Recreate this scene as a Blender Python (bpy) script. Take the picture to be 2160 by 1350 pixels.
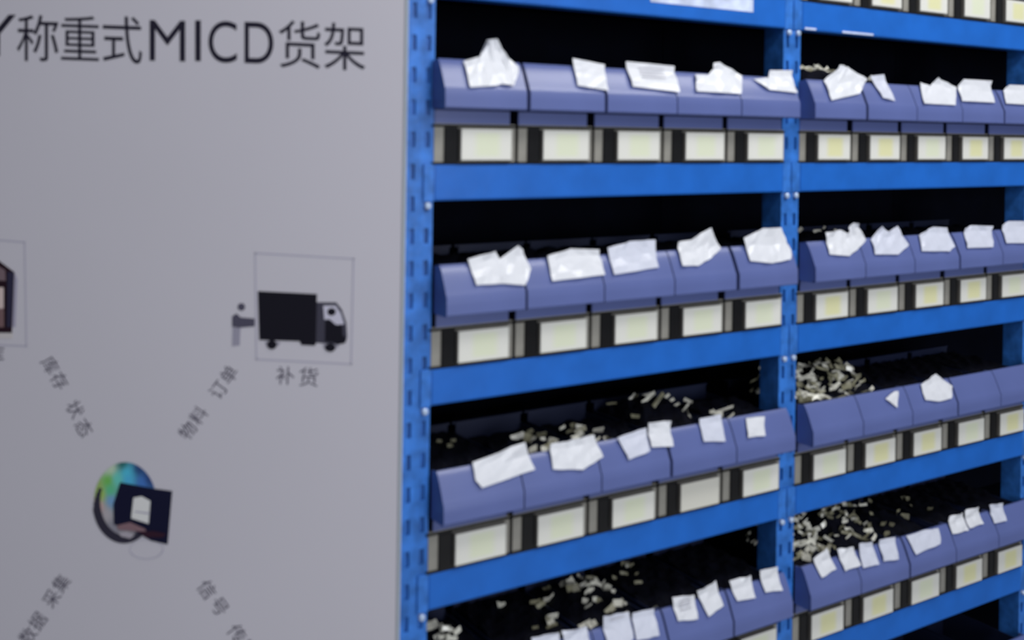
import bpy, bmesh, math, random
from mathutils import Matrix, Vector

for o in list(bpy.data.objects): bpy.data.objects.remove(o)
SC = bpy.context.scene
COL = SC.collection
rnd = random.Random(7)

# ---------------------------------------------------------------- camera
YAW, ROLL = 0.56299, 0.01438
f = Vector((math.sin(YAW), math.cos(YAW), 0)); r0 = Vector((math.cos(YAW), -math.sin(YAW), 0)); u0 = Vector((0, 0, 1))
r = math.cos(ROLL) * r0 + math.sin(ROLL) * u0
u = -math.sin(ROLL) * r0 + math.cos(ROLL) * u0
cam = bpy.data.cameras.new('camera'); cam_o = bpy.data.objects.new('camera', cam); COL.objects.link(cam_o)
M = Matrix((r, u, -f)).transposed().to_4x4(); M.translation = (-0.74317, -1.44423, 1.6)
cam_o.matrix_world = M
cam.sensor_width = 36; cam.lens = 36 * 2200 / 2160
cam.shift_y = (280.67 - 675) / 2160
cam.clip_start = 0.05
cam.dof.use_dof = True; cam.dof.focus_distance = 40; cam.dof.aperture_fstop = 5.0
SC.camera = cam_o

# ---------------------------------------------------------------- light
SC.view_settings.view_transform = 'Standard'; SC.view_settings.look = 'None'
SC.view_settings.exposure = 0; SC.view_settings.gamma = 1; SC.view_settings.use_curve_mapping = False
w = bpy.data.worlds.new('world'); SC.world = w; w.use_nodes = True
bg = w.node_tree.nodes['Background']; bg.inputs[0].default_value = (0.80, 0.86, 1.0, 1); bg.inputs[1].default_value = 0.10
def area(name, loc, target, sx, sy, power, color):
    l = bpy.data.lights.new(name, 'AREA'); l.shape = 'RECTANGLE'; l.size = sx; l.size_y = sy; l.energy = power; l.color = color
    o = bpy.data.objects.new(name, l); COL.objects.link(o); o.location = loc
    o.rotation_euler = (Vector(target) - Vector(loc)).to_track_quat('-Z', 'Y').to_euler(); return o
area('ceiling_light_row', (1.2, -1.25, 3.3), (0.9, 0.0, 1.0), 3.0, 0.35, 38, (1.0, 0.985, 0.96))
area('hall_lights', (0.5, -3.4, 3.3), (0.2, 0, 1.2), 2.4, 1.4, 34, (0.97, 0.98, 1.0))
area('hall_daylight', (0.5, -5.2, 1.6), (0.3, 0, 1.0), 2.0, 1.6, 98, (0.93, 0.96, 1.0))

# ---------------------------------------------------------------- helpers
def lin(c): 
    c /= 255.0
    return c / 12.92 if c <= 0.04045 else ((c + 0.055) / 1.055) ** 2.4
def rgb(R, G, B, k=1.0): return tuple(min(0.95, lin(c) / k) for c in (R, G, B))
def mat(name, col, rough=0.5, metal=0.0, noise=0.0, nscale=20.0, bump=0.0, bscale=60.0, coat=0.0, spec=0.5):
    m = bpy.data.materials.new(name); m.use_nodes = True; nt = m.node_tree; b = nt.nodes['Principled BSDF']
    b.inputs['Base Color'].default_value = (*col, 1); b.inputs['Roughness'].default_value = rough
    b.inputs['Metallic'].default_value = metal; b.inputs['Coat Weight'].default_value = coat; b.inputs['Specular IOR Level'].default_value = spec
    tc = nt.nodes.new('ShaderNodeTexCoord')
    if noise:
        n = nt.nodes.new('ShaderNodeTexNoise'); n.inputs['Scale'].default_value = nscale; n.inputs['Detail'].default_value = 4
        nt.links.new(tc.outputs['Object'], n.inputs['Vector'])
        mr = nt.nodes.new('ShaderNodeMapRange'); mr.inputs[1].default_value = 0.3; mr.inputs[2].default_value = 0.7
        mr.inputs[3].default_value = 1 - noise; mr.inputs[4].default_value = 1 + noise
        nt.links.new(n.outputs['Fac'], mr.inputs[0])
        mx = nt.nodes.new('ShaderNodeVectorMath'); mx.operation = 'SCALE'; mx.inputs[0].default_value = col
        nt.links.new(mr.outputs[0], mx.inputs['Scale']); nt.links.new(mx.outputs[0], b.inputs['Base Color'])
    if bump:
        n = nt.nodes.new('ShaderNodeTexNoise'); n.inputs['Scale'].default_value = bscale
        nt.links.new(tc.outputs['Object'], n.inputs['Vector'])
        bp = nt.nodes.new('ShaderNodeBump'); bp.inputs['Strength'].default_value = bump; bp.inputs['Distance'].default_value = 0.002
        nt.links.new(n.outputs['Fac'], bp.inputs['Height']); nt.links.new(bp.outputs[0], b.inputs['Normal'])
    return m

K = 0.62
MT = {
 'blue': mat('blue_rack_paint', (0.012, 0.134, 0.56), 0.36, noise=0.10, nscale=14, bump=0.12, bscale=40),
 'post': mat('blue_post_paint', (0.034, 0.170, 0.58), 0.34, noise=0.30, nscale=38, bump=0.2, bscale=70),
 'slot': mat('dark_slot_blue', (0.012, 0.100, 0.40), 0.45, noise=0.3, nscale=30),
 'dark': mat('shade_dark_steel', (0.001, 0.0018, 0.007), 0.8, noise=0.2, spec=0.08),  # near-black colour stands in for the shade inside the rack
 'bolt': mat('zinc_bolt', (0.55, 0.68, 0.90), 0.3, metal=0.3),
 'glare': mat('pale_glare', (0.62, 0.70, 0.92), 0.25, noise=0.25, nscale=30),  # pale colour of the glare painted onto the top beam
 'bin': mat('lilac_blue_plastic', (0.112, 0.148, 0.375), 0.32, noise=0.05, nscale=9, bump=0.10, bscale=22, spec=0.7),
 'bin_in': mat('shade_dark_bin_plastic', (0.012, 0.018, 0.055), 0.45),  # bin plastic darkened for the shade inside the tubs
 'grey': mat('grey_housing_plastic', (0.30, 0.29, 0.26), 0.35, noise=0.12, nscale=30),
 'black': mat('black_display_glass', (0.012, 0.012, 0.013), 0.18, noise=0.2),
 'holder': mat('grey_label_holder', (0.16, 0.15, 0.135), 0.35),
 'paper': mat('white_paper_tag', (0.74, 0.76, 0.82), 0.42, noise=0.03, nscale=60, bump=0.25, bscale=70, coat=0.25),
 'paper2': mat('lilac_paper_tag', (0.64, 0.67, 0.79), 0.45, noise=0.03, nscale=60, bump=0.2, bscale=70, coat=0.2),
 'ink': mat('grey_printed_lines', (0.50, 0.50, 0.56), 0.6),
 'bag': mat('clear_packet_glint', (0.80, 0.79, 0.70), 0.25, noise=0.2, nscale=50, coat=0.4),
 'bagd': mat('dull_packet', (0.26, 0.25, 0.17), 0.35, noise=0.4, nscale=50),
 'parts': mat('shade_dark_small_parts', (0.002, 0.0025, 0.008), 0.8, noise=0.4, nscale=60, bump=0.5, bscale=90, spec=0.15),  # bin interior shade is put into this near-black colour
 'board': mat('pale_grey_board', (0.77, 0.745, 0.83), 0.55, noise=0.012, nscale=2.5),
 'edge': mat('board_edge', (0.50, 0.56, 0.62), 0.5),
 'floor': mat('grey_concrete_floor', (0.22, 0.22, 0.22), 0.6, noise=0.15, nscale=3),
 'wall': mat('dark_hall_wall', (0.10, 0.10, 0.11), 0.8, noise=0.05),
}
def label_mat(name, patch):
    m = bpy.data.materials.new(name); m.use_nodes = True; nt = m.node_tree; b = nt.nodes['Principled BSDF']
    b.inputs['Roughness'].default_value = 0.35; b.inputs['Coat Weight'].default_value = 0.2
    base = (0.78, 0.78, 0.73, 1)
    if not patch: b.inputs['Base Color'].default_value = (0.70, 0.69, 0.62, 1); return m
    tc = nt.nodes.new('ShaderNodeTexCoord'); sp = nt.nodes.new('ShaderNodeSeparateXYZ'); nt.links.new(tc.outputs['Generated'], sp.inputs[0])
    def band(out, c, h, s):
        a = nt.nodes.new('ShaderNodeMath'); a.operation = 'SUBTRACT'; a.inputs[1].default_value = c; nt.links.new(out, a.inputs[0])
        d = nt.nodes.new('ShaderNodeMath'); d.operation = 'ABSOLUTE'; nt.links.new(a.outputs[0], d.inputs[0])
        e = nt.nodes.new('ShaderNodeMapRange'); e.interpolation_type = 'SMOOTHSTEP'
        e.inputs[1].default_value = h - s; e.inputs[2].default_value = h + s; e.inputs[3].default_value = 1; e.inputs[4].default_value = 0
        nt.links.new(d.outputs[0], e.inputs[0]); return e.outputs[0]
    x = band(sp.outputs[0], 0.52, 0.24, 0.09); z = band(sp.outputs[2], 0.50, 0.38, 0.08)
    mu = nt.nodes.new('ShaderNodeMath'); mu.operation = 'MULTIPLY'; nt.links.new(x, mu.inputs[0]); nt.links.new(z, mu.inputs[1])
    mx = nt.nodes.new('ShaderNodeMix'); mx.data_type = 'RGBA'; mx.inputs[6].default_value = base; mx.inputs[7].default_value = patch
    nt.links.new(mu.outputs[0], mx.inputs[0]); nt.links.new(mx.outputs[2], b.inputs['Base Color']); return m
LM = [label_mat('label_card_yellow_patch', (0.80, 0.82, 0.43, 1)), label_mat('label_card_faint_patch', (0.78, 0.77, 0.46, 1)),
      label_mat('label_card_pale_patch', (0.76, 0.80, 0.62, 1)), label_mat('label_card_blank', None)]

def link(name, me, mats, parent=None, loc=None):
    me.name = name
    for m in (mats if isinstance(mats, (list, tuple)) else [mats]): me.materials.append(m)
    o = bpy.data.objects.new(name, me); COL.objects.link(o)
    if parent: o.parent = parent
    if loc is not None: o.location = loc
    return o
def tag(o, label=None, cat=None, group=None, kind=None):
    for k, v in (('label', label), ('category', cat), ('group', group), ('kind', kind)):
        if v: o[k] = v
    return o
def empty(name, loc=(0, 0, 0), rz=0.0):
    o = bpy.data.objects.new(name, None); COL.objects.link(o); o.location = loc; o.rotation_euler = (0, 0, rz)
    o.empty_display_size = 0.02; return o
class MB:
    def __init__(s): s.v = []; s.f = []; s.mi = []
    def box(s, x0, x1, y0, y1, z0, z1, mi=0):
        b = len(s.v); s.v += [(x, y, z) for z in (z0, z1) for y in (y0, y1) for x in (x0, x1)]
        for q in ((0, 2, 3, 1), (4, 5, 7, 6), (0, 1, 5, 4), (2, 6, 7, 3), (0, 4, 6, 2), (1, 3, 7, 5)): s.f.append([b + i for i in q]); s.mi.append(mi)
        return s
    def prism(s, prof, x0, x1, mi=0):          # prof: closed (y,z) outline, extruded along x
        b = len(s.v); n = len(prof)
        s.v += [(x0, y, z) for y, z in prof] + [(x1, y, z) for y, z in prof]
        for i in range(n): j = (i + 1) % n; s.f.append([b + i, b + j, b + n + j, b + n + i]); s.mi.append(mi)
        s.f.append([b + i for i in range(n)][::-1]); s.mi.append(mi); s.f.append([b + n + i for i in range(n)]); s.mi.append(mi)
        return s
    def mesh(s, bevel=0.0, smooth=False):
        me = bpy.data.meshes.new('m'); me.from_pydata(s.v, [], s.f); me.polygons.foreach_set('material_index', s.mi)
        bm = bmesh.new(); bm.from_mesh(me); bmesh.ops.recalc_face_normals(bm, faces=bm.faces)
        if bevel:
            bmesh.ops.bevel(bm, geom=[e for e in bm.edges if e.is_manifold and e.calc_face_angle(0) > 0.6], offset=bevel, segments=2, affect='EDGES', clamp_overlap=True)
        bm.to_mesh(me); bm.free()
        if smooth:
            me.polygons.foreach_set('use_smooth', [True] * len(me.polygons)); me.set_sharp_from_angle(angle=math.radians(32))
        return me

W, PW, PITCH, ZB, HB = 0.8175, 0.0474, 0.32, 1.548, 0.0557
ZROW = {i: ZB - PITCH * (i - 1) for i in range(-0, 6)}     # top of the beam that carries each row
ROWN = {0: 'cut-off top row', 1: 'first full row', 2: 'second full row', 3: 'third full row', 4: 'fourth full row', 5: 'lowest corner row'}
BAY = {0: 'left bay', 1: 'right bay'}
ORD = ['first', 'second', 'third', 'fourth', 'fifth']

# ---------------------------------------------------------------- setting
tag(link('floor', MB().box(-5, 6, -7, 2.0, -0.05, 0).mesh(), MT['floor']), kind='structure')
tag(link('wall_back', MB().box(-5, 6, 1.9, 2.0, 0, 3.6).mesh(), MT['wall']), kind='structure')

# ---------------------------------------------------------------- storage rack
rack = empty('storage_rack', (W, 0, 0))
tag(rack, 'bright blue steel shelving rack with slotted posts, two bays of bin shelves', 'shelving rack')
RT = 2.30; DP = 0.40
def post_mesh():
    m = MB(); h = PW / 2; t = 0.0025; sx = 0.0125; sw = 0.004
    for a, b in ((-h, -sx - sw), (-sx + sw, sx - sw), (sx + sw, h)): m.box(a, b, 0, t, 0, RT)
    z = 0.0; k = 0
    while z < RT:
        for c in (-sx, sx):
            m.box(c - sw, c + sw, 0, t, z, min(RT, z + 0.026))
        z += 0.05; k += 1
    m.box(-h + 0.003, h - 0.003, 0.0040, 0.0052, 0, RT, 1)
    m.box(-h, -h + t, t, 0.05, 0, RT); m.box(h - t, h, t, 0.05, 0, RT)
    m.box(-h + t, -h + 0.012, 0.0475, 0.05, 0, RT); m.box(h - 0.012, h - t, 0.0475, 0.05, 0, RT)
    return m.mesh()
pm = post_mesh()
pme = None
for i in range(4):
    for y, flip in ((0, 0), (DP, 1)):
        if pme is None: o = link('post', pm, [MT['post'], MT['slot']], rack); pme = o.data
        else: o = bpy.data.objects.new('post', pme); COL.objects.link(o); o.parent = rack
        o.location = (i * W - W, y + (0.05 if flip else 0), 0)
        if flip: o.rotation_euler = (0, 0, math.pi)
        fo = link('foot_plate', MB().box(-0.04, 0.04, -0.012, 0.062, 0.0, 0.004).mesh(), MT['post'], o)
        if flip: pass
def beam_profile():
    return [(-0.0045, 0.0), (-0.0045, -HB + 0.002), (-0.0025, -HB), (0.030, -HB), (0.030, -0.014), (0.012, -0.014), (0.012, 0.0), (0.010, 0.0012), (-0.003, 0.0012)]
beam_tops = [ZB + 2 * PITCH, ZB + PITCH, ZB, ZB - PITCH, ZB - 2 * PITCH, ZB - 3 * PITCH, ZB - 4 * PITCH]
beam_tops[0] = 2.19
for b in range(3):
    for zi, zt in enumerate(beam_tops):
        for rear in (0, 1):
            x0 = b * W - W + PW / 2 + 0.0005; x1 = (b + 1) * W - W - PW / 2 - 0.0005
            o = link('beam', MB().prism(beam_profile(), x0, x1).mesh(bevel=0.0012), MT['blue'], rack, (0, DP + 0.05 if rear else 0, zt))
            if rear: o.rotation_euler = (0, 0, math.pi); o.location = ((2 * b - 1) * W + 0.0, DP + 0.05, zt)
            if rear: continue
            for pa, pb in ((x0 - (0.0190 if b == 0 else 0.0232), x0), (x1, x1 + 0.0232)):
                link('end_plate', MB().box(pa, pb, -0.0036, -0.0006, -HB - 0.001, 0.002).mesh(bevel=0.0008), MT['post'], o)
            for cx in ((x0 - 0.0115, x1 + 0.0115)):
                bo = MB(); n = 8; bb = 0
                for yy, rr in ((-0.0006, 0.0058), (-0.0065, 0.0054), (-0.008, 0.0035)):
                    bo.v += [(cx + rr * math.cos(2 * math.pi * q / n), yy, -HB - 0.0075 + rr * math.sin(2 * math.pi * q / n)) for q in range(n)]
                for k in range(2):
                    for q in range(n): bo.f.append([bb + k * n + q, bb + k * n + (q + 1) % n, bb + (k + 1) * n + (q + 1) % n, bb + (k + 1) * n + q]); bo.mi.append(0)
                bo.f.append([bb + 2 * n + q for q in range(n)]); bo.mi.append(0)
                tag(link('bolt', bo.mesh(smooth=True), MT['bolt'], o), label='pale zinc bolt head')
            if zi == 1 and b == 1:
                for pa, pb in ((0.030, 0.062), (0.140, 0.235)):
                    tag(link('glare_strip', MB().box(pa, pb, -0.0056, -0.0046, -HB + 0.0015, -HB + 0.0055).mesh(), MT['glare'], o), label='narrow pale strip standing in for a highlight')  # white highlights along the beam's lower edge, built as pale strips
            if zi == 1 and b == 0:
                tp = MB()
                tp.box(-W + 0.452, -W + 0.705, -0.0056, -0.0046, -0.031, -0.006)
                tag(link('glare_strip', tp.mesh(), MT['glare'], o), label='pale glossy strip standing in for glare')  # glare on the beam face, built as a pale strip
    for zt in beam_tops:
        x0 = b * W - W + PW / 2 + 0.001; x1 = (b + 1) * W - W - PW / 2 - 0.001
        link('shelf_deck', MB().box(x0, x1, 0.0125, 0.0515, -0.0135, 0.0).box(b * W - W, b * W, 0.0515, DP - 0.0125, -0.0135, 0.0).mesh(), MT['dark'], rack, (0, 0, zt))  # decks coloured dark instead of rack blue, so the shaded interior reads black
    tag(link('added_back_panel', MB().box(b * W - W + 0.001, (b + 1) * W - W - 0.001, DP - 0.012, DP - 0.008, 0.1, RT).mesh(), MT['dark'], rack), label='added back panel, coloured dark for shade')  # added sheet, its dark colour stands for shade behind the shelves

# ---------------------------------------------------------------- bins
LIPY, LIPZ = -0.020, 0.165
def yprof(dz):
    if dz >= LIPZ: return LIPY
    if dz >= 0.12: return LIPY + (-0.043 - LIPY) * ((LIPZ - dz) / 0.045) ** 0.8
    return -0.0445
BW = 0.1555; BX0 = 0.018; BASE = 0.0655
def bin_profile():
    P = [(LIPY + 0.004, LIPZ + 0.0008), (LIPY + 0.001, LIPZ + 0.0008)]
    for i in range(9):
        dz = LIPZ - 0.003 - (LIPZ - 0.003 - 0.118) * i / 8; P.append((yprof(dz), dz))
    P += [(-0.0448, 0.105), (-0.0450, 0.091), (-0.0435, 0.0890), (-0.040, 0.0885)]
    return P
def make_bin():
    root = empty('storage_bin')
    w = BW
    P = bin_profile()
    inner = [(y + 0.003, z - (0.0 if i < len(P) - 3 else -0.003)) for i, (y, z) in enumerate(P)][::-1]
    m = MB().prism(P + [(y, min(z, LIPZ - 0.0005)) for y, z in inner], 0.0012, w - 0.0012)
    for a, b in ((0.0012, 0.0037), (w - 0.0037, w - 0.0012)):
        cheek = [(y + 0.0015, z - 0.0008) for y, z in P[1:]] + [(-0.002, 0.0885), (-0.002, LIPZ - 0.002)]
        m.prism(cheek, a, b)
    m.box(0.003, w - 0.003, -0.040, -0.002, 0.0885, 0.0915)
    front = link('hopper_front', m.mesh(smooth=True), MT['bin'], root)
    t = 0.0025; x0, x1 = 0.0062, w - 0.0062; y1 = 0.20
    m = MB()
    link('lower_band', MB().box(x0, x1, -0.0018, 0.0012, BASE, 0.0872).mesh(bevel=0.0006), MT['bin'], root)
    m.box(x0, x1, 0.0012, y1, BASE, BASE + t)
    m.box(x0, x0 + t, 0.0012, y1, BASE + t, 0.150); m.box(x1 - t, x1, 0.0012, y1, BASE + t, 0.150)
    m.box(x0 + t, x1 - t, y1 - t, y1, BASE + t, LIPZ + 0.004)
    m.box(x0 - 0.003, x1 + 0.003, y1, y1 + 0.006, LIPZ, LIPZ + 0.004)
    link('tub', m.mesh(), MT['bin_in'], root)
    return root
def copy_tree(o):
    c = o.copy(); COL.objects.link(c)
    for ch in o.children:
        d = ch.copy(); COL.objects.link(d); d.parent = c
        for g in ch.children:
            e = g.copy(); COL.objects.link(e); e.parent = d
    return c
proto_bin = None
GAPS = {(0, 1, 0): 0.0045, (0, 1, 1): 0.004, (0, 2, 0): 0.002, (0, 2, 3): 0.006, (0, 3, 2): 0.004, (0, 4, 2): 0.002, (0, 4, 3): 0.002,
        (1, 1, 0): 0.005, (1, 1, 3): 0.004, (1, 2, 2): 0.004, (1, 3, 2): 0.003, (1, 4, 1): 0.0035}   # bins pushed slightly apart
rows_bins = [(0, r_) for r_ in (1, 2, 3, 4)] + [(1, r_) for r_ in (1, 2, 3, 4, 5)]
for bay, row in rows_bins:
    for k in range(5):
        if row == 5 and k < 2: continue
        if proto_bin is None: proto_bin = o = make_bin()
        else: o = copy_tree(proto_bin)
        gap_l = 0.0075 if (k == 0 and (bay, row) not in ((0, 1), (1, 1))) else 0.0
        gap_r = GAPS.get((bay, row, k), 0.0)
        o.location = (bay * W + BX0 + BW * k + gap_l, 0, ZROW[row]); o.scale = ((BW - gap_l - gap_r) / BW, 1, 1)
        tag(o, 'lilac blue plastic bin, %s from left, %s, %s' % (ORD[k], ROWN[row], BAY[bay]), 'storage bin', 'lilac blue bins on the rack shelves')

# ---------------------------------------------------------------- weighing units with labels under the bins
def make_unit():
    root = empty('weighing_unit')
    w = BW
    m = MB(); m.box(0.0045, w - 0.0015, -0.001, 0.26, 0.0, 0.0654); 
    link('housing', m.mesh(), MT['grey'], root)
    link('display_window', MB().box(0.0215, 0.0462, -0.0045, -0.0012, 0.0020, 0.0600).mesh(bevel=0.001), MT['black'], root)
    link('top_trim', MB().box(0.0, w - 0.002, -0.0035, -0.0012, 0.0602, 0.0640).mesh(), MT['black'], root)
    link('bottom_trim', MB().box(0.0, w - 0.002, -0.0035, -0.0012, 0.0, 0.0050).mesh(), MT['black'], root)
    link('label_holder', MB().box(0.0465, 0.1435, -0.0105, -0.0012, 0.0060, 0.0580).mesh(bevel=0.001), MT['holder'], root)
    link('label_card', MB().box(0.0478, 0.1408, -0.0118, -0.0106, 0.0085, 0.0575).mesh(), LM[0], root)
    return root
proto_unit = None; alt_cards = {}
for bay, row in [(0, 1), (0, 2), (0, 3), (0, 4), (1, 0), (1, 1), (1, 2), (1, 3), (1, 4), (1, 5)]:
    for k in range(5):
        if row == 5 and k < 2: continue
        if proto_unit is None: proto_unit = o = make_unit()
        else: o = copy_tree(proto_unit)
        dx = 0.0 if bay == 0 else 0.0045
        o.location = (bay * W + BX0 + 0.0015 + (BW + 0.0005) * k, 0, ZROW[row])
        blank = (bay, row, k) == (0, 3, 3)
        pick = 3 if blank else (2 if (bay, row, k) in ((0, 1, 0),) else (1 if bay == 1 and (k + row) % 3 else 0))
        if pick:
            for ch in o.children:
                if ch.name.startswith('label_card'):
                    if pick not in alt_cards:
                        d = ch.data.copy(); d.materials.clear(); d.materials.append(LM[pick]); alt_cards[pick] = d
                    ch.data = alt_cards[pick]
        tag(o, 'weighing unit, %s label card, %s from left, %s, %s' % ('blank white' if blank else 'pale', ORD[k], ROWN[row], BAY[bay]),
            'shelf scale', 'weighing units under the bins')

# ---------------------------------------------------------------- paper tags over the bin lips
TAGS = [
    (1, 0, 0, 'torn paper tag with tall point', [(0.0599, 0.1629), (0.096, 0.1737), (0.1075, 0.1999), (0.1225, 0.2021), (0.1443, 0.1723), (0.1614, 0.1586), (0.1432, 0.1275), (0.121, 0.1293), (0.1129, 0.1329), (0.1083, 0.1262), (0.0605, 0.1219)]),
    (1, 0, 1, 'tilted square paper tag', [(0.2716, 0.1787), (0.3359, 0.171), (0.3297, 0.1261), (0.2695, 0.1322)]),
    (1, 0, 2, 'wide paper tag with faint print lines', [(0.384, 0.1788), (0.4939, 0.1755), (0.4891, 0.1287), (0.3857, 0.1351)]),
    (1, 0, 3, 'paper tag with pointed corner', [(0.5403, 0.163), (0.5858, 0.1635), (0.5869, 0.1858), (0.6048, 0.1881), (0.6584, 0.165), (0.6388, 0.1307), (0.5301, 0.1316)]),
    (1, 0, 4, 'paper tag with stepped top', [(0.6858, 0.1599), (0.7324, 0.1656), (0.7321, 0.1789), (0.7913, 0.1815), (0.7908, 0.1373), (0.7163, 0.141)]),
    (1, 1, 0, 'crumpled white paper tag', [(0.0625, 0.1645), (0.1193, 0.1993), (0.1436, 0.1939), (0.1958, 0.1731), (0.1525, 0.1415), (0.0636, 0.1257)]),
    (1, 1, 1, 'narrow pale paper tag', [(0.2056, 0.1801), (0.2486, 0.1852), (0.2589, 0.1298), (0.2237, 0.1354)]),
    (1, 1, 2, 'paper tag with two peaks', [(0.3649, 0.1729), (0.4132, 0.1642), (0.4223, 0.1856), (0.4878, 0.1669), (0.4567, 0.1266), (0.3495, 0.1272)]),
    (1, 1, 3, 'plain square white paper tag', [(0.4935, 0.1706), (0.5163, 0.1858), (0.6206, 0.1863), (0.6061, 0.1361), (0.4883, 0.1364)]),
    (1, 1, 4, 'white paper tag at photo edge', [(0.6612, 0.1657), (0.6859, 0.1795), (0.7822, 0.1812), (0.7556, 0.1346), (0.6485, 0.1355)]),
    (2, 0, 0, 'crumpled paper tag with two corners', [(0.0748, 0.1731), (0.1252, 0.1834), (0.133, 0.1701), (0.1679, 0.1904), (0.1773, 0.1835), (0.1881, 0.1524), (0.1689, 0.1288), (0.1275, 0.1338), (0.0803, 0.1343)]),
    (2, 0, 1, 'wide white paper tag', [(0.2251, 0.1706), (0.2739, 0.1802), (0.3313, 0.1762), (0.3316, 0.1355), (0.2231, 0.1317)]),
    (2, 0, 2, 'flat greyish white paper tag', [(0.3512, 0.178), (0.3986, 0.187), (0.4567, 0.1873), (0.4512, 0.1408), (0.3511, 0.1344)]),
    (2, 0, 3, 'folded paper tag, high right corner', [(0.5093, 0.1808), (0.54, 0.1838), (0.5867, 0.204), (0.6115, 0.1659), (0.5791, 0.1507), (0.5428, 0.1386), (0.5053, 0.1406)]),
    (2, 0, 4, 'stacked crinkled white paper tag', [(0.6727, 0.1812), (0.7232, 0.1976), (0.7753, 0.1972), (0.7888, 0.1552), (0.7778, 0.138), (0.7278, 0.1332), (0.6719, 0.1404)]),
    (2, 1, 0, 'crumpled paper tag with spike', [(0.0789, 0.1831), (0.1264, 0.1862), (0.141, 0.1791), (0.1601, 0.1997), (0.1749, 0.1976), (0.1964, 0.1638), (0.1575, 0.1468), (0.1273, 0.1358), (0.0733, 0.1414)]),
    (2, 1, 1, 'creased pale paper tag', [(0.2108, 0.1632), (0.2453, 0.1901), (0.2661, 0.1776), (0.3023, 0.1881), (0.3216, 0.1491), (0.2748, 0.1318), (0.2054, 0.1352)]),
    (2, 1, 2, 'pale paper tag, sloping top', [(0.3668, 0.1668), (0.4158, 0.1823), (0.4664, 0.1788), (0.4691, 0.1394), (0.4466, 0.1303), (0.3555, 0.1345)]),
    (2, 1, 3, 'small square pale paper tag', [(0.527, 0.1748), (0.5533, 0.181), (0.6316, 0.1765), (0.6049, 0.1317), (0.5117, 0.1341)]),
    (2, 1, 4, 'pale paper tag at photo edge', [(0.6687, 0.177), (0.6935, 0.1854), (0.7901, 0.1823), (0.7629, 0.1337), (0.6582, 0.1382)]),
    (3, 0, 0, 'long white paper tag tilted upward', [(0.0891, 0.1716), (0.1869, 0.1893), (0.199, 0.1465), (0.0959, 0.1356), (0.0868, 0.1476)]),
    (3, 0, 1, 'notched white paper tag', [(0.2365, 0.1789), (0.2697, 0.1788), (0.3259, 0.1821), (0.3382, 0.1457), (0.2899, 0.1336), (0.2336, 0.1416)]),
    (3, 0, 2, 'pale triangular paper tag', [(0.3762, 0.17), (0.4404, 0.1778), (0.4382, 0.141), (0.3888, 0.1343)]),
    (3, 0, 2, 'upright square paper tag', [(0.4455, 0.1856), (0.498, 0.1819), (0.4914, 0.1415), (0.4433, 0.1464)]),
    (3, 0, 3, 'upright lilac white paper tag', [(0.5672, 0.176), (0.6196, 0.1779), (0.6135, 0.1333), (0.5618, 0.14)]),
    (3, 0, 4, 'small bright white square tag', [(0.6797, 0.1632), (0.7262, 0.161), (0.712, 0.1302), (0.6693, 0.1325)]),
    (3, 1, 2, 'white house-shaped paper tag', [(0.3795, 0.1657), (0.4342, 0.1821), (0.4795, 0.1523), (0.4597, 0.1305), (0.4195, 0.1287), (0.3749, 0.1369)]),
    (3, 1, 1, 'small white triangular paper tag', [(0.2546, 0.1524), (0.2902, 0.1628), (0.3028, 0.1615), (0.2802, 0.1332)]),
    (4, 0, 2, 'lilac paper tag with print line', [(0.3524, 0.1873), (0.4094, 0.1807), (0.4077, 0.1414), (0.3951, 0.1356), (0.3513, 0.142)]),
    (4, 0, 2, 'blank lilac white paper tag', [(0.4159, 0.1775), (0.4639, 0.1748), (0.4628, 0.1343), (0.4127, 0.1376)]),
    (4, 0, 3, 'paper tag with faint print lines', [(0.5085, 0.1836), (0.5593, 0.1774), (0.5562, 0.14), (0.5106, 0.1462)]),
    (4, 0, 3, 'leaning white paper tag', [(0.5662, 0.1829), (0.616, 0.1897), (0.6212, 0.148), (0.5796, 0.1398)]),
    (4, 0, 4, 'slightly tilted white paper tag', [(0.6477, 0.1828), (0.7025, 0.1819), (0.7011, 0.1448), (0.6557, 0.1489)]),
    (4, 0, 4, 'square white paper tag near post', [(0.7253, 0.1862), (0.7745, 0.1832), (0.7724, 0.1437), (0.7284, 0.1489)]),
    (4, 0, 1, 'low pale paper tag at bottom edge', [(0.2056, 0.1855), (0.2596, 0.1818), (0.2594, 0.1557), (0.2087, 0.1633)]),
    (4, 0, 1, 'tall pale paper tag at bottom edge', [(0.2674, 0.1815), (0.3174, 0.1776), (0.3187, 0.1434), (0.2731, 0.1502)]),
    (4, 1, 0, 'tilted peaked paper tag', [(0.0557, 0.1777), (0.0973, 0.1904), (0.11, 0.1505), (0.0644, 0.1441)]),
    (4, 1, 0, 'bright white crinkled paper tag', [(0.1259, 0.1827), (0.1724, 0.1793), (0.1817, 0.1443), (0.1317, 0.1433)]),
    (4, 1, 1, 'grey tinted upright paper tag', [(0.1901, 0.1817), (0.232, 0.1774), (0.2314, 0.1372), (0.1845, 0.1388)]),
    (4, 1, 1, 'upright lilac grey paper tag', [(0.2533, 0.1772), (0.3029, 0.1736), (0.2943, 0.1345), (0.2478, 0.1394)]),
    (4, 1, 2, 'wide pale paper tag', [(0.3409, 0.1683), (0.3958, 0.1701), (0.4481, 0.1645), (0.435, 0.1384), (0.3476, 0.1339)]),
    (4, 1, 3, 'left paper tag of touching pair', [(0.4858, 0.1827), (0.5376, 0.1818), (0.5393, 0.1465), (0.4851, 0.1481)]),
    (4, 1, 3, 'right paper tag of touching pair', [(0.541, 0.1854), (0.5942, 0.1845), (0.5953, 0.1503), (0.5448, 0.1492)]),
    (4, 1, 4, 'small narrow lilac paper tag', [(0.6341, 0.1818), (0.686, 0.177), (0.6775, 0.1428), (0.6341, 0.1441)]),
]
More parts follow.
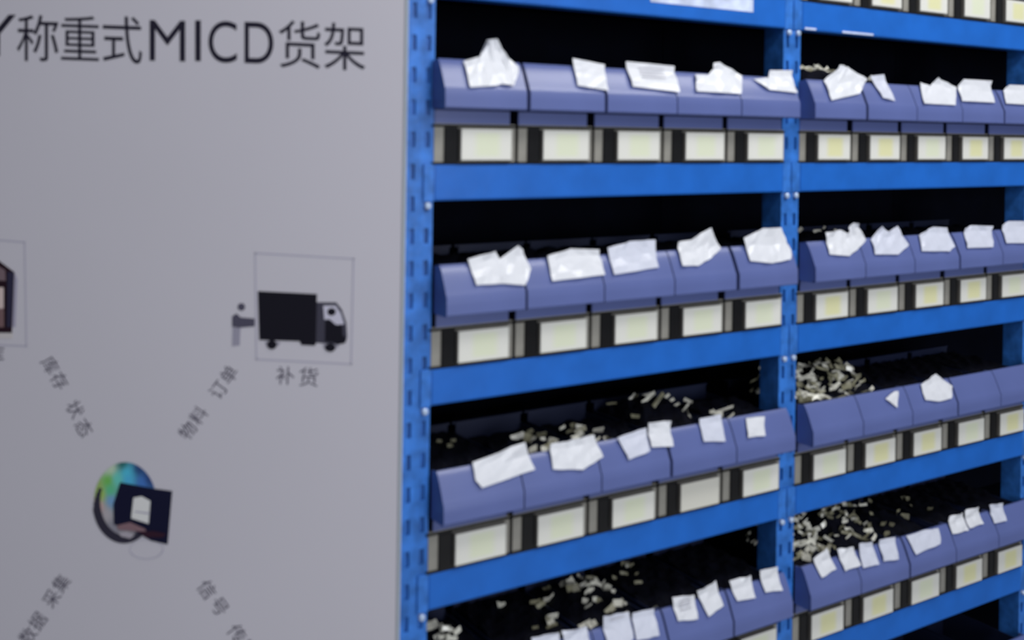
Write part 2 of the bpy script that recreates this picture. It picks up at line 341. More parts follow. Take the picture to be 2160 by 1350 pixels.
PRINT = {
    'title': [['Y', [[-0.7448, 1.7847], [-0.6737, 1.7841], [-0.6726, 1.7159], [-0.7437, 1.7159]]], ['称', [[-0.672, 1.7849], [-0.5951, 1.782], [-0.5939, 1.7057], [-0.6707, 1.708]]], ['重', [[-0.5908, 1.7827], [-0.522, 1.7799], [-0.5209, 1.7074], [-0.5896, 1.7096]]], ['式', [[-0.5153, 1.7814], [-0.4452, 1.7786], [-0.444, 1.7028], [-0.514, 1.7051]]], ['M', [[-0.4317, 1.7739], [-0.3695, 1.772], [-0.3685, 1.7068], [-0.4307, 1.7082]]], ['I', [[-0.3523, 1.7726], [-0.3425, 1.7726], [-0.3415, 1.7075], [-0.3513, 1.7075]]], ['C', [[-0.3294, 1.7717], [-0.2807, 1.7707], [-0.2797, 1.7046], [-0.3284, 1.7053]]], ['D', [[-0.2678, 1.7698], [-0.219, 1.768], [-0.2181, 1.7032], [-0.2668, 1.7046]]], ['货', [[-0.2104, 1.7725], [-0.1411, 1.769], [-0.14, 1.6952], [-0.2092, 1.698]]], ['架', [[-0.1348, 1.7683], [-0.0675, 1.7649], [-0.0664, 1.6924], [-0.1337, 1.6952]]]],
    'replenish': [['补', [[-0.2052, 1.229], [-0.1752, 1.2293], [-0.1764, 1.201], [-0.2064, 1.2007]]], ['货', [[-0.1673, 1.2297], [-0.136, 1.23], [-0.1372, 1.2004], [-0.1685, 1.2001]]]],
    'ul': [['库', [[-0.5971, 1.2266], [-0.5812, 1.2051], [-0.6059, 1.1896], [-0.6219, 1.2112]]], ['存', [[-0.5794, 1.2019], [-0.5635, 1.1805], [-0.5882, 1.165], [-0.6041, 1.1865]]], ['状', [[-0.5503, 1.1572], [-0.5345, 1.1359], [-0.559, 1.1203], [-0.5748, 1.1416]]], ['态', [[-0.5335, 1.1281], [-0.5178, 1.1069], [-0.5422, 1.0912], [-0.558, 1.1125]]]],
    'ur': [['物', [[-0.3747, 1.1134], [-0.3586, 1.1353], [-0.3358, 1.1217], [-0.3519, 1.0998]]], ['料', [[-0.3562, 1.1389], [-0.3401, 1.1607], [-0.3175, 1.1471], [-0.3334, 1.1253]]], ['订', [[-0.3225, 1.1818], [-0.3066, 1.2035], [-0.2841, 1.1898], [-0.2999, 1.1682]]], ['单', [[-0.305, 1.207], [-0.2891, 1.2286], [-0.2667, 1.2149], [-0.2825, 1.1933]]]],
    'll': [['数', [[-0.656, 0.7548], [-0.6388, 0.7781], [-0.6146, 0.765], [-0.6317, 0.7417]]], ['据', [[-0.638, 0.7809], [-0.6209, 0.8041], [-0.5968, 0.791], [-0.6138, 0.7678]]], ['采', [[-0.6133, 0.8209], [-0.5963, 0.844], [-0.5723, 0.8308], [-0.5892, 0.8078]]], ['集', [[-0.5964, 0.8475], [-0.5794, 0.8705], [-0.5555, 0.8573], [-0.5723, 0.8343]]]],
    'lr': [['信', [[-0.3149, 0.8867], [-0.2974, 0.8665], [-0.3207, 0.8482], [-0.3383, 0.8685]]], ['号', [[-0.2935, 0.8606], [-0.2771, 0.8416], [-0.2991, 0.8244], [-0.3156, 0.8434]]], ['传', [[-0.2629, 0.822], [-0.2456, 0.802], [-0.2687, 0.7837], [-0.2861, 0.8037]]], ['输', [[-0.2434, 0.7983], [-0.2272, 0.7795], [-0.2489, 0.7622], [-0.2652, 0.781]]]],
    'house_word': [['仓', [[-0.7576, 1.2355], [-0.7237, 1.2362], [-0.7244, 1.2062], [-0.7583, 1.2053]]], ['库', [[-0.7183, 1.2344], [-0.6864, 1.2351], [-0.687, 1.2067], [-0.719, 1.2059]]]],
    'truck': {'dark': [[[-0.2383, 1.3453], [-0.14, 1.345], [-0.1406, 1.2682], [-0.1424, 1.2643], [-0.1647, 1.2643], [-0.1671, 1.27], [-0.2347, 1.2686]]], 'grey': [[[-0.1405, 1.3322], [-0.1084, 1.3333], [-0.0991, 1.3227], [-0.0914, 1.3022], [-0.0897, 1.2814], [-0.0919, 1.2722], [-0.1056, 1.2683], [-0.1416, 1.2691]]], 'light': [[[-0.1295, 1.3274], [-0.1093, 1.3283], [-0.1008, 1.3174], [-0.0947, 1.3003], [-0.1079, 1.2987], [-0.1191, 1.3069], [-0.1273, 1.3057]]], 'dark2': [[[-0.1255, 1.3049], [-0.1181, 1.3052], [-0.1097, 1.2978], [-0.0978, 1.2984], [-0.0966, 1.2827], [-0.0907, 1.2792], [-0.0937, 1.2707], [-0.1056, 1.268], [-0.1121, 1.2715], [-0.1255, 1.2716]], [[-0.1086, 1.3188], [-0.1095, 1.3158], [-0.112, 1.3135], [-0.1155, 1.3125], [-0.119, 1.3131], [-0.1216, 1.3152], [-0.1226, 1.3181], [-0.1217, 1.3211], [-0.1191, 1.3234], [-0.1156, 1.3244], [-0.1121, 1.3238], [-0.1095, 1.3217]], [[-0.2051, 1.2627], [-0.2062, 1.259], [-0.2092, 1.2561], [-0.2133, 1.2549], [-0.2175, 1.2556], [-0.2205, 1.2582], [-0.2217, 1.2618], [-0.2206, 1.2656], [-0.2177, 1.2685], [-0.2135, 1.2697], [-0.2094, 1.2689], [-0.2063, 1.2664]], [[-0.1081, 1.2633], [-0.1092, 1.2599], [-0.1124, 1.2573], [-0.1168, 1.2562], [-0.1213, 1.2569], [-0.1245, 1.2591], [-0.1258, 1.2624], [-0.1246, 1.2657], [-0.1214, 1.2683], [-0.117, 1.2695], [-0.1126, 1.2688], [-0.1093, 1.2666]]], 'mid': [[[-0.2257, 1.2664], [-0.2003, 1.2669], [-0.2012, 1.2629], [-0.2133, 1.2547], [-0.2238, 1.2603]], [[-0.1305, 1.2679], [-0.1028, 1.2681], [-0.1046, 1.264], [-0.1168, 1.2552], [-0.1276, 1.261]]], 'man': [[[-0.2596, 1.3193], [-0.2604, 1.3163], [-0.2627, 1.314], [-0.2659, 1.313], [-0.2692, 1.3137], [-0.2716, 1.3158], [-0.2725, 1.3188], [-0.2717, 1.3218], [-0.2694, 1.3241], [-0.2661, 1.3251], [-0.2629, 1.3244], [-0.2605, 1.3223]], [[-0.2815, 1.3036], [-0.2739, 1.3084], [-0.2671, 1.3025], [-0.2433, 1.3018], [-0.2431, 1.2894], [-0.2688, 1.286], [-0.2812, 1.2867]]], 'manlegs': [[[-0.2806, 1.2854], [-0.2672, 1.2861], [-0.2679, 1.258], [-0.2813, 1.2558]]]},
    'tframe': [[-0.2442, 1.4048], [-0.0813, 1.4019], [-0.0827, 1.2389], [-0.2396, 1.2376]],
    'hframe': [[-0.8529, 1.4157], [-0.6518, 1.4081], [-0.6456, 1.2369], [-0.8481, 1.2342]],
    'house': {'dark': [[[-0.7467, 1.4057], [-0.6695, 1.3581], [-0.6723, 1.2575], [-0.8191, 1.2517], [-0.8209, 1.3585]]], 'roof': [[[-0.7464, 1.3914], [-0.6863, 1.3605], [-0.6851, 1.3433], [-0.806, 1.3415], [-0.8063, 1.3558]]], 'wall': [[[-0.8058, 1.3288], [-0.6885, 1.3322], [-0.6874, 1.2662], [-0.8047, 1.2619]]], 'brown': [[[-0.7403, 1.2912], [-0.6879, 1.2976], [-0.6874, 1.2662], [-0.7399, 1.2636]]], 'navy': [[[-0.6818, 1.3584], [-0.6695, 1.3581], [-0.6733, 1.2669], [-0.6812, 1.2665]]], 'shade': [[[-0.6695, 1.3581], [-0.664, 1.3457], [-0.6663, 1.2672], [-0.6724, 1.2669]]], 'sill': [[[-0.8191, 1.2501], [-0.6705, 1.2576], [-0.6712, 1.2481], [-0.819, 1.2421]]]},
    'globe_c': [[-0.463, 0.9941], [-0.4075, 0.9986], [-0.462, 0.9292]],
    'hub': {'box': [[[-0.4716, 1.0259], [-0.4103, 1.0204], [-0.3799, 1.0191], [-0.3865, 0.933], [-0.4154, 0.9363], [-0.4461, 0.9498], [-0.4819, 0.957], [-0.4833, 0.9895]]], 'label': [[[-0.447, 1.0035], [-0.4325, 1.0069], [-0.4172, 1.0007], [-0.4198, 0.9638], [-0.4505, 0.97]]], 'line': [[[-0.4442, 0.9823], [-0.4177, 0.9816], [-0.4176, 0.9794], [-0.4442, 0.9806]]], 'smear': [[[-0.4762, 0.956], [-0.4528, 0.9632], [-0.4269, 0.9551], [-0.422, 0.9489], [-0.4365, 0.9499], [-0.4591, 0.9494], [-0.4737, 0.9496]]], 'pale': [[[-0.4736, 0.9444], [-0.4591, 0.9479], [-0.4444, 0.9433], [-0.4524, 0.9367], [-0.4686, 0.9389]]], 'smear2': [[[-0.4365, 0.9499], [-0.4108, 0.9528], [-0.3884, 0.9504], [-0.3947, 0.944], [-0.4267, 0.9412]]]},
    'loop': [[-0.3944, 0.9242], [-0.3947, 0.9217], [-0.3957, 0.9192], [-0.3975, 0.9167], [-0.3998, 0.9144], [-0.4028, 0.9123], [-0.4063, 0.9103], [-0.4103, 0.9087], [-0.4145, 0.9073], [-0.4191, 0.9063], [-0.4237, 0.9057], [-0.4283, 0.9055], [-0.4329, 0.9056], [-0.4372, 0.9062], [-0.4412, 0.9071], [-0.4448, 0.9084], [-0.4479, 0.91], [-0.4504, 0.9119], [-0.4522, 0.9141], [-0.4533, 0.9164], [-0.4537, 0.9189], [-0.4534, 0.9214], [-0.4524, 0.9239], [-0.4506, 0.9264], [-0.4482, 0.9287], [-0.4452, 0.9309], [-0.4416, 0.9328], [-0.4377, 0.9345], [-0.4334, 0.9358], [-0.4288, 0.9368], [-0.4242, 0.9374], [-0.4196, 0.9376], [-0.415, 0.9374], [-0.4107, 0.9369], [-0.4067, 0.9359], [-0.4032, 0.9346], [-0.4001, 0.933], [-0.3977, 0.9311], [-0.3959, 0.929], [-0.3948, 0.9267]],
    'ring_in': [[-0.4147, 0.9995], [-0.415, 0.9923], [-0.4161, 0.9851], [-0.4179, 0.9781], [-0.4204, 0.9715], [-0.4237, 0.9652], [-0.4275, 0.9594], [-0.4319, 0.9543], [-0.4369, 0.9499], [-0.4422, 0.9462], [-0.4479, 0.9434], [-0.4537, 0.9415], [-0.4597, 0.9405], [-0.4658, 0.9404], [-0.4717, 0.9413], [-0.4775, 0.9431], [-0.483, 0.9459], [-0.4881, 0.9494], [-0.4927, 0.9538], [-0.4968, 0.9589], [-0.5003, 0.9647], [-0.5031, 0.971], [-0.5052, 0.9777], [-0.5065, 0.9847], [-0.507, 0.992], [-0.5067, 0.9992], [-0.5056, 1.0065], [-0.5038, 1.0135], [-0.5012, 1.0202], [-0.4979, 1.0265], [-0.494, 1.0323], [-0.4895, 1.0375], [-0.4845, 1.0419], [-0.4791, 1.0455], [-0.4734, 1.0482], [-0.4675, 1.0501], [-0.4615, 1.051], [-0.4555, 1.051], [-0.4495, 1.05], [-0.4438, 1.0482], [-0.4384, 1.0454], [-0.4333, 1.0417], [-0.4287, 1.0373], [-0.4247, 1.0322], [-0.4213, 1.0265], [-0.4185, 1.0203], [-0.4165, 1.0136], [-0.4152, 1.0066]],
    'ring_out': [[-0.4091, 0.9977], [-0.4094, 0.9892], [-0.4107, 0.9807], [-0.4129, 0.9724], [-0.416, 0.9645], [-0.4199, 0.957], [-0.4246, 0.9502], [-0.4299, 0.9441], [-0.4359, 0.9388], [-0.4423, 0.9345], [-0.4492, 0.9311], [-0.4563, 0.9288], [-0.4636, 0.9276], [-0.4709, 0.9275], [-0.4781, 0.9285], [-0.4851, 0.9307], [-0.4918, 0.9339], [-0.498, 0.9381], [-0.5036, 0.9433], [-0.5086, 0.9494], [-0.5128, 0.9562], [-0.5162, 0.9637], [-0.5187, 0.9717], [-0.5202, 0.98], [-0.5209, 0.9886], [-0.5205, 0.9973], [-0.5192, 1.0059], [-0.517, 1.0142], [-0.5138, 1.0222], [-0.5098, 1.0297], [-0.5051, 1.0366], [-0.4996, 1.0427], [-0.4936, 1.0479], [-0.487, 1.0522], [-0.4801, 1.0555], [-0.473, 1.0577], [-0.4657, 1.0588], [-0.4584, 1.0588], [-0.4512, 1.0577], [-0.4443, 1.0554], [-0.4377, 1.0521], [-0.4316, 1.0478], [-0.426, 1.0426], [-0.4211, 1.0366], [-0.417, 1.0298], [-0.4137, 1.0224], [-0.4112, 1.0145], [-0.4097, 1.0062]],
}
def inside(x, z, P):
    c = False; j = len(P) - 1
    for i in range(len(P)):
        if (P[i][1] > z) != (P[j][1] > z) and x < (P[j][0] - P[i][0]) * (z - P[i][1]) / (P[j][1] - P[i][1]) + P[i][0]: c = not c
        j = i
    return c
def paper_mesh(P, z0, bayx, seed, lines):
    rg = random.Random(seed)
    bm = bmesh.new()
    vs = [bm.verts.new((x, 0, z)) for x, z in P]
    bm.faces.new(vs)
    bmesh.ops.triangulate(bm, faces=bm.faces[:])
    bmesh.ops.subdivide_edges(bm, edges=bm.edges[:], cuts=3, use_grid_fill=True)
    bmesh.ops.triangulate(bm, faces=bm.faces[:])
    ph = [rg.uniform(0, 6.28) for _ in range(6)]
    cx = sum(p[0] for p in P) / len(P)
    for v in bm.verts:
        x, z = v.co.x, v.co.z
        cr = 0.0009 * math.sin(x * 190 + z * 90 + ph[0]) + 0.0009 * math.sin(z * 260 - x * 120 + ph[1]) + rg.uniform(-1, 1) * 0.0003
        y = yprof(z) - 0.0055 + cr
        if z > LIPZ: y += (z - LIPZ) * rg.uniform(-0.05, 0.25)
        v.co = (x - cx, y, z)
    g = bmesh.ops.extrude_face_region(bm, geom=bm.faces[:])
    for v in [e for e in g['geom'] if isinstance(e, bmesh.types.BMVert)]: v.co.y += 0.0007
    bmesh.ops.recalc_face_normals(bm, faces=bm.faces)
    me = bpy.data.meshes.new('paper_tag'); bm.to_mesh(me); bm.free()
    return me, cx
for i, (row, bay, k, lab, P) in enumerate(TAGS):
    me, cx = paper_mesh(P, 0, 0, i, 0)
    o = link('paper_tag', me, MT['paper2'] if ('lilac' in lab or 'pale' in lab or 'grey' in lab) else MT['paper'], None, (bay * W + cx, 0, ZROW[row]))
    tag(o, '%s over %s bin, %s, %s' % (lab, ORD[k], ROWN[row], BAY[bay]), 'paper tag', 'paper tags over the bin fronts')
    if 'print' in lab:
        zs = [p[1] for p in P]; xs = [p[0] for p in P]; m = MB()
        for q in ((0.80, 0.68, 0.58, 0.48) if 'lines' in lab else (0.84,)):
            z = min(zs) + (max(zs) - min(zs)) * q
            y = yprof(z) - 0.0088
            m.box(min(xs) * 0.78 + max(xs) * 0.22 - cx, min(xs) * 0.25 + max(xs) * 0.75 - cx, y, y + 0.0004, z - 0.0008, z + 0.0008)
        link('printed_lines', m.mesh(), MT['ink'], o)

# ---------------------------------------------------------------- heaps of small packets in the bins
def shard(m, rg, c, s, mi, long=False):
    a = rg.uniform(-0.9, 0.9); t = rg.uniform(-0.5, 1.0)
    ex = Vector((math.cos(a), rg.uniform(-0.3, 0.3), math.sin(a) * 0.6)).normalized()
    ez = Vector((-math.sin(a) * 0.4, math.sin(t), math.cos(t))).normalized()
    L = s * (2.3 if long else rg.uniform(0.9, 1.7)); H = s * (0.45 if long else rg.uniform(0.4, 0.9))
    n = ex.cross(ez).normalized(); b = len(m.v)
    for i, sx in enumerate((-1, 0, 1)):
        bend = rg.uniform(-0.25, 0.25) * s
        for sz in (-1, 1):
            for d in (0, 0.0006):
                p = c + ex * (sx * L / 2) + ez * (sz * H / 2 * rg.uniform(0.6, 1.1)) + n * (bend + d)
                m.v.append(tuple(p))
    for i in range(2):
        k = b + i * 4
        for q in ((0, 2, 6, 4), (1, 5, 7, 3), (0, 4, 5, 1), (2, 3, 7, 6)): m.f.append([k + j for j in q]); m.mi.append(mi)
    m.f.append([b, b + 1, b + 3, b + 2]); m.mi.append(mi); m.f.append([b + 8, b + 10, b + 11, b + 9]); m.mi.append(mi)
def heap(row, bay, k, top, n, size, x0=0.0, x1=1.0, bright=0.6, long=False, front=0.0, look='glinting', back=1.0):
    rg = random.Random(row * 100 + bay * 50 + k + 3)
    m = MB(); NX, NY = 14, 12
    xa, xb = 0.0095, BW - 0.0095; ya, yb = 0.004, 0.195
    ph = [rg.uniform(0, 6.28) for _ in range(4)]
    def hz(x, y):
        u_ = (x - xa) / (xb - xa); v_ = (y - ya) / (yb - ya)
        e = min(1, 5 * u_, 5 * (1 - u_), 4 * (1 - v_)) if top > LIPZ else 1
        base = min(top, LIPZ - 0.012)
        fall = max(0.0, min(1.0, (v_ - front) * 2.2, (back + 0.12 - v_) * 7))
        return base - 0.004 + (top - base) * max(0, e) * fall + 0.004 * math.sin(x * 130 + ph[0]) * math.cos(y * 110 + ph[1]) - 0.012 * (1 - fall)
    for j in range(NY + 1):
        for i in range(NX + 1):
            x = xa + (xb - xa) * i / NX; y = ya + (yb - ya) * j / NY; m.v.append((x, y, hz(x, y) + rg.uniform(-0.002, 0.002)))
    for j in range(NY):
        for i in range(NX):
            a = j * (NX + 1) + i; m.f.append([a, a + 1, a + NX + 2, a + NX + 1]); m.mi.append(2)
    # skirt and bottom make the heap a closed solid
    rim = [i for i in range(NX + 1)] + [j * (NX + 1) + NX for j in range(1, NY + 1)] + [NY * (NX + 1) + i for i in range(NX - 1, -1, -1)] + [j * (NX + 1) for j in range(NY - 1, 0, -1)]
    b = len(m.v); m.v += [(m.v[i][0], m.v[i][1], BASE + 0.0035) for i in rim]; R = len(rim)
    for q in range(R): m.f.append([rim[q], b + q, b + (q + 1) % R, rim[(q + 1) % R]]); m.mi.append(2)
    m.f.append([b + q for q in range(R)]); m.mi.append(2)
    for _ in range(n):
        x = xa + (xb - xa) * (x0 + (x1 - x0) * rg.random()); x = min(max(x, xa + 0.006), xb - 0.006)
        y = ya + (yb - ya) * (0.10 + 0.80 * back * rg.random())
        shard(m, rg, Vector((x, y, hz(x, y) + size * 0.35)), size * rg.uniform(0.6, 1.2), 0 if rg.random() < bright else 1, long or (n > 60 and rg.random() < 0.35))
    me = bpy.data.meshes.new('h'); me.from_pydata(m.v, [], m.f); me.polygons.foreach_set('material_index', m.mi)
    o = link('small_parts', me, [MT['bag'], MT['bagd'], MT['parts']], None, (bay * W + BX0 + BW * k, 0, ZROW[row]))
    tag(o, '%s heap of small parts in %s bin, %s, %s' % (look, ORD[k], ROWN[row], BAY[bay]), 'small parts', kind='stuff')  # added fills that stand for bin shade get this name and label too
HEAPS = [
 (1, 0, 0, 0.176, 14, 0.012, 0.0, 0.35, 0.7, False, 0.0, 'white', 0.3),
 (1, 1, 0, 0.192, 60, 0.014, 0.0, 1.0, 0.8, False, -0.4, 'white crinkled', 0.25),
 (1, 1, 1, 0.178, 30, 0.013, 0.0, 1.0, 0.8, False, -0.4, 'white', 0.3),
 (2, 1, 1, 0.170, 8, 0.013, 0.1, 0.7, 0.7, False, 0.0, 'sparse pale'),
 (3, 0, 0, 0.162, 3, 0.010, 0.6, 1.0, 0.1, False, 0.0, 'dark'),
 (3, 0, 1, 0.162, 14, 0.015, 0.45, 1.0, 0.75, False, 0.0, 'speckled', 0.5),
 (3, 0, 2, 0.162, 12, 0.014, 0.0, 0.5, 0.6, False, 0.0, 'dark speckled', 0.5),
 (3, 0, 3, 0.182, 12, 0.016, 0.0, 1.0, 0.6, True, 0.0, 'loosely jumbled pale'),
 (3, 0, 4, 0.165, 5, 0.017, 0.0, 0.5, 0.8, True, 0.0, 'sparse strip-shaped pale', 0.6),
 (3, 1, 0, 0.202, 100, 0.015, 0.0, 1.0, 0.6, False, 0.0, 'tall glinting', 0.75),
 (3, 1, 1, 0.194, 80, 0.015, 0.0, 0.8, 0.55, False, 0.0, 'glinting'),
 (4, 0, 0, 0.168, 22, 0.018, 0.0, 0.75, 0.8, False, 0.0, 'bright speckled', 0.7),
 (4, 0, 1, 0.162, 10, 0.015, 0.5, 1.0, 0.7, False, 0.0, 'speckled'),
 (4, 0, 2, 0.167, 34, 0.016, 0.0, 1.0, 0.7, False, 0.0, 'glinting'),
 (4, 0, 3, 0.162, 8, 0.012, 0.0, 0.6, 0.15, False, 0.0, 'dull dark'),
 (4, 1, 0, 0.222, 130, 0.015, 0.0, 1.0, 0.6, False, 0.0, 'dense glinting', 0.8),
 (4, 1, 1, 0.206, 105, 0.014, 0.0, 1.0, 0.55, False, 0.0, 'dense yellowish'),
 (4, 1, 2, 0.172, 14, 0.015, 0.0, 0.9, 0.35, False, 0.0, 'half dark half pale'),
 (4, 1, 3, 0.162, 5, 0.011, 0.0, 0.6, 0.2, False, 0.0, 'sparse dull'),
]
for h in HEAPS: heap(*h)
for row, bay, k in ((2, 0, 0), (2, 0, 1), (2, 0, 2), (2, 0, 3), (2, 0, 4), (2, 1, 0), (2, 1, 2), (2, 1, 3), (2, 1, 4), (3, 1, 2), (3, 1, 3), (3, 1, 4), (4, 0, 4), (4, 1, 4)):
    heap(row, bay, k, 0.160, 0, 0.010, 0.0, 1.0, 0.0, False, 0.0, 'dark')  # added fill, its dark colour stands for shade inside these bins

# ---------------------------------------------------------------- display board beside the rack
BR = Vector((0.72827, -0.68529, 0)); BN = Vector((-0.68529, -0.72827, 0))
BT = 0.005; BWID = 1.20
broot = empty('display_board', (-0.0275, -0.006, 0))
broot.matrix_world = Matrix(((BR.x, -BN.x, 0, (-0.0275, -0.006, 0)[0]), (BR.y, -BN.y, 0, (-0.0275, -0.006, 0)[1]), (0, 0, 1, 0), (0, 0, 0, 1)))
tag(broot, 'pale grey printed board with a large black title, left of the blue rack', 'display board')
link('panel', MB().box(-BWID, -0.004, 0, BT, 0.0, 2.25).mesh(bevel=0.001), MT['board'], broot)
tag(link('edge_strip', MB().box(-0.0038, 0, -0.0008, BT, 0.0, 2.25).mesh(), MT['edge'], broot), label='pale bluish edge trim')
def pcol(name, R, G, B, rough=0.6):
    k = 0.45; return mat('print_' + name, rgb(R, G, B, k), rough, spec=0.2)
INK = pcol('ink_black', 26, 24, 36); INK2 = pcol('ink_grey', 66, 63, 76)
GR = pcol('line_grey', 139, 137, 150); GREY = pcol('cab_grey', 50, 49, 60); MANG = pcol('figure_grey', 62, 60, 74); LEGG = pcol('leg_grey', 120, 118, 132)
BASEG = pcol('print_pale', 158, 156, 170); MIDG = pcol('wheel_grey', 120, 118, 130)
def glyph_mesh(ch):
    c = bpy.data.curves.new('glyph', 'FONT'); c.body = ch; c.size = 1.0
    o = bpy.data.objects.new('glyph', c); COL.objects.link(o)
    bpy.context.view_layer.update()
    me = bpy.data.meshes.new_from_object(o.evaluated_get(bpy.context.evaluated_depsgraph_get()))
    V = [tuple(v.co) for v in me.vertices]; F = [list(p.vertices) for p in me.polygons]
    bpy.data.objects.remove(o); bpy.data.curves.remove(c); bpy.data.meshes.remove(me)
    return V, F
def bil(q, a, b):       # q: tl tr br bl in board metres, a 0..1 right, b 0..1 down
    t = Vector(q[0]).lerp(Vector(q[1]), a); d = Vector(q[3]).lerp(Vector(q[2]), a); return t.lerp(d, b)
def word(name, glyphs, m, parent):
    V = []; F = []
    for ch, q in glyphs:
        v, fc = glyph_mesh(ch)
        xs = [p[0] for p in v]; ys = [p[1] for p in v]; b = len(V)
        for p in v:
            s = bil(q, (p[0] - min(xs)) / max(1e-6, max(xs) - min(xs)), (max(ys) - p[1]) / (max(ys) - min(ys)))
            V.append((s.x, -0.0004, s.y))
        F += [[b + i for i in x] for x in fc]
    me = bpy.data.meshes.new(name); me.from_pydata(V, [], F); return link(name, me, m, parent)
def sheet(m, pts, lay, mi):
    b = len(m.v); n = len(pts); y = -0.0003 - 0.0003 * lay
    m.v += [(p[0], y, p[1]) for p in pts]; m.f.append([b + i for i in range(n)]); m.mi.append(mi)
def pm_(m):
    me = bpy.data.meshes.new('p'); me.from_pydata(m.v, [], m.f); me.polygons.foreach_set('material_index', m.mi); return me
word('title_lettering', PRINT['title'], INK, broot)
word('caption_lettering', PRINT['replenish'], INK2, broot)
for k in ('ul', 'ur', 'll', 'lr'): word('slanted_lettering', PRINT[k], INK2, broot)
word('caption_lettering', PRINT['house_word'], INK2, broot)
def frame(name, c, wd):
    m = MB(); n = 4
    for i in range(4):
        a = Vector(c[i]); b = Vector(c[(i + 1) % 4]); d = (b - a).normalized(); nn = Vector((-d.y, d.x)) * wd / 2; a2 = a - d * wd / 2; b2 = b + d * wd / 2
        sheet(m, [tuple(a2 + nn), tuple(b2 + nn), tuple(b2 - nn), tuple(a2 - nn)], 0, 0)
    return link(name, pm_(m), GR, broot)
frame('picture_frame_line', PRINT['tframe'], 0.0026); frame('picture_frame_line', PRINT['hframe'], 0.0026)
T = PRINT['truck']; m = MB()
for p in T['grey']: sheet(m, p, 1, 1)
for p in T['mid']: sheet(m, p, 0, 4)
for p in T['dark']: sheet(m, p, 2, 0)
for p in T['light']: sheet(m, p, 2, 2)
for p in T['dark2']: sheet(m, p, 3, 0)
tr = link('truck_picture', pm_(m), [pcol('truck_black', 17, 16, 24), GREY, BASEG, GREY, MIDG], broot)
m = MB()
for p in T['man']: sheet(m, p, 1, 0)
for p in T['manlegs']: sheet(m, p, 0, 1)
link('loader_picture', pm_(m), [MANG, LEGG], broot)
H = PRINT['house']; m = MB()
for i, k in enumerate(('shade', 'sill', 'dark', 'roof', 'wall', 'brown', 'navy')):
    for p in H[k]: sheet(m, p, i, i)
link('warehouse_picture', pm_(m), [pcol('shade', 128, 125, 142), pcol('sill', 158, 154, 155), pcol('h_dark', 28, 14, 22), pcol('h_roof', 92, 78, 84),
    pcol('h_wall', 165, 150, 148), pcol('h_brown', 92, 72, 74), pcol('h_navy', 35, 34, 52)], broot)
# hub: coloured globe behind a dark box, with a ring and a loop of cable
C0, CX_, CY_ = [Vector(p) for p in PRINT['globe_c']]
ANCH = [((-0.90, -0.45), (118, 140, 80)), ((-0.78, -0.20), (125, 150, 70)), ((-0.55, -0.55), (85, 145, 60)), ((-0.45, -0.85), (150, 165, 145)), ((-0.62, -0.88), (150, 160, 150)),
        ((-0.10, -0.97), (25, 80, 80)), ((0.05, -0.72), (60, 150, 185)), ((-0.25, -0.60), (80, 160, 150)), ((0.10, -0.58), (60, 140, 190)), ((0.45, -0.85), (28, 52, 95)), ((0.75, -0.60), (30, 50, 95)),
        ((-0.48, -0.30), (70, 150, 110)), ((-0.45, -0.05), (90, 125, 160)), ((-0.85, 0.10), (160, 130, 130)), ((-0.60, 0.30), (140, 135, 140)), ((-0.90, 0.35), (40, 38, 50)), ((0.55, -0.50), (50, 90, 150)),
        ((0.0, 0.0), (30, 35, 60)), ((0.5, 0.2), (20, 22, 40)), ((-0.40, 0.65), (110, 108, 118)), ((0.1, 0.85), (120, 115, 122)), ((0.6, 0.6), (30, 22, 36))]
NR, NA = 14, 48; V = [(C0.x, -0.0006, C0.y)]; F = []; PQ = [(0, 0)]
for i in range(1, NR + 1):
    for a in range(NA):
        t = 2 * math.pi * a / NA; x, y = i / NR * math.cos(t), i / NR * math.sin(t)
        p = C0 + (CX_ - C0) * x + (CY_ - C0) * y; V.append((p.x, -0.0006, p.y)); PQ.append((x, y))
for a in range(NA): F.append([0, 1 + a, 1 + (a + 1) % NA])
for i in range(NR - 1):
    for a in range(NA): b = 1 + i * NA; F.append([b + a, b + NA + a, b + NA + (a + 1) % NA, b + (a + 1) % NA])
me = bpy.data.meshes.new('g'); me.from_pydata(V, [], F)
ca = me.color_attributes.new('print', 'FLOAT_COLOR', 'POINT')
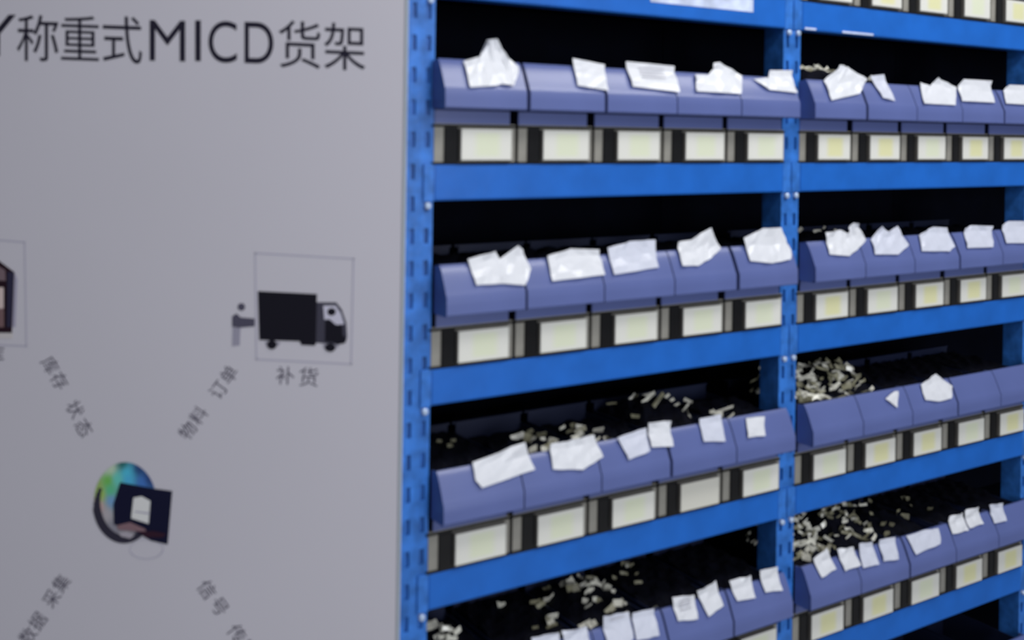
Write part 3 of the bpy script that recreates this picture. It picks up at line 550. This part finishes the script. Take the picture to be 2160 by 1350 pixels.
for i, (x, y) in enumerate(PQ):
    ws = [1 / (((x - a[0]) ** 2 + (y - a[1]) ** 2) ** 1.6 + 1e-4) for a, c in ANCH]; s = sum(ws)
    c = [sum(w_ * rgb(*a[1], 0.45)[j] for w_, a in zip(ws, ANCH)) / s for j in range(3)]
    ca.data[i].color = (*c, 1)
gm = bpy.data.materials.new('print_globe_colours'); gm.use_nodes = True; at = gm.node_tree.nodes.new('ShaderNodeAttribute'); at.attribute_name = 'print'
gm.node_tree.links.new(at.outputs['Color'], gm.node_tree.nodes['Principled BSDF'].inputs['Base Color']); gm.node_tree.nodes['Principled BSDF'].inputs['Roughness'].default_value = 0.6
link('globe_picture', me, gm, broot)
m = MB(); ri, ro = PRINT['ring_in'], PRINT['ring_out']; n = len(ri)
for i in range(-2, 27):      # lower left part of the ring
    a, b = i % n, (i + 1) % n; t = max(0.0, min(1.0, (i + 2) / 3, (26 - i) / 4))
    def mix(A, B): return tuple(Vector(A).lerp(Vector(B), 0.5 + 0.5 * t))
    sheet(m, [ri[a], ri[b], mix(ri[b], ro[b]), mix(ri[a], ro[a])], 1.5, 0)
link('ring_picture', pm_(m), pcol('ring', 38, 36, 48), broot)
m = MB(); hb = PRINT['hub']
for i, k in enumerate(('box', 'pale', 'smear', 'smear2', 'label', 'line')):
    for p in hb[k]: sheet(m, p, 3 + i, i)
link('box_picture', pm_(m), [pcol('box_navy', 14, 15, 36), pcol('b_pale', 135, 130, 138), pcol('b_smear', 104, 82, 88), pcol('b_smear2', 38, 20, 32), pcol('b_label', 190, 190, 205), pcol('b_line', 125, 122, 140)], broot)
m = MB(); lp = PRINT['loop']; n = len(lp); c = Vector((sum(p[0] for p in lp) / n, sum(p[1] for p in lp) / n))
for i in range(n):
    a = Vector(lp[i]); b = Vector(lp[(i + 1) % n]); wv = 0.975 if not (-0.1 < i / n < 0.45) else 0.945
    sheet(m, [tuple(a), tuple(b), tuple(c + (b - c) * wv), tuple(c + (a - c) * wv)], 1, 0)
link('loop_picture', pm_(m), pcol('loop', 128, 126, 142), broot)
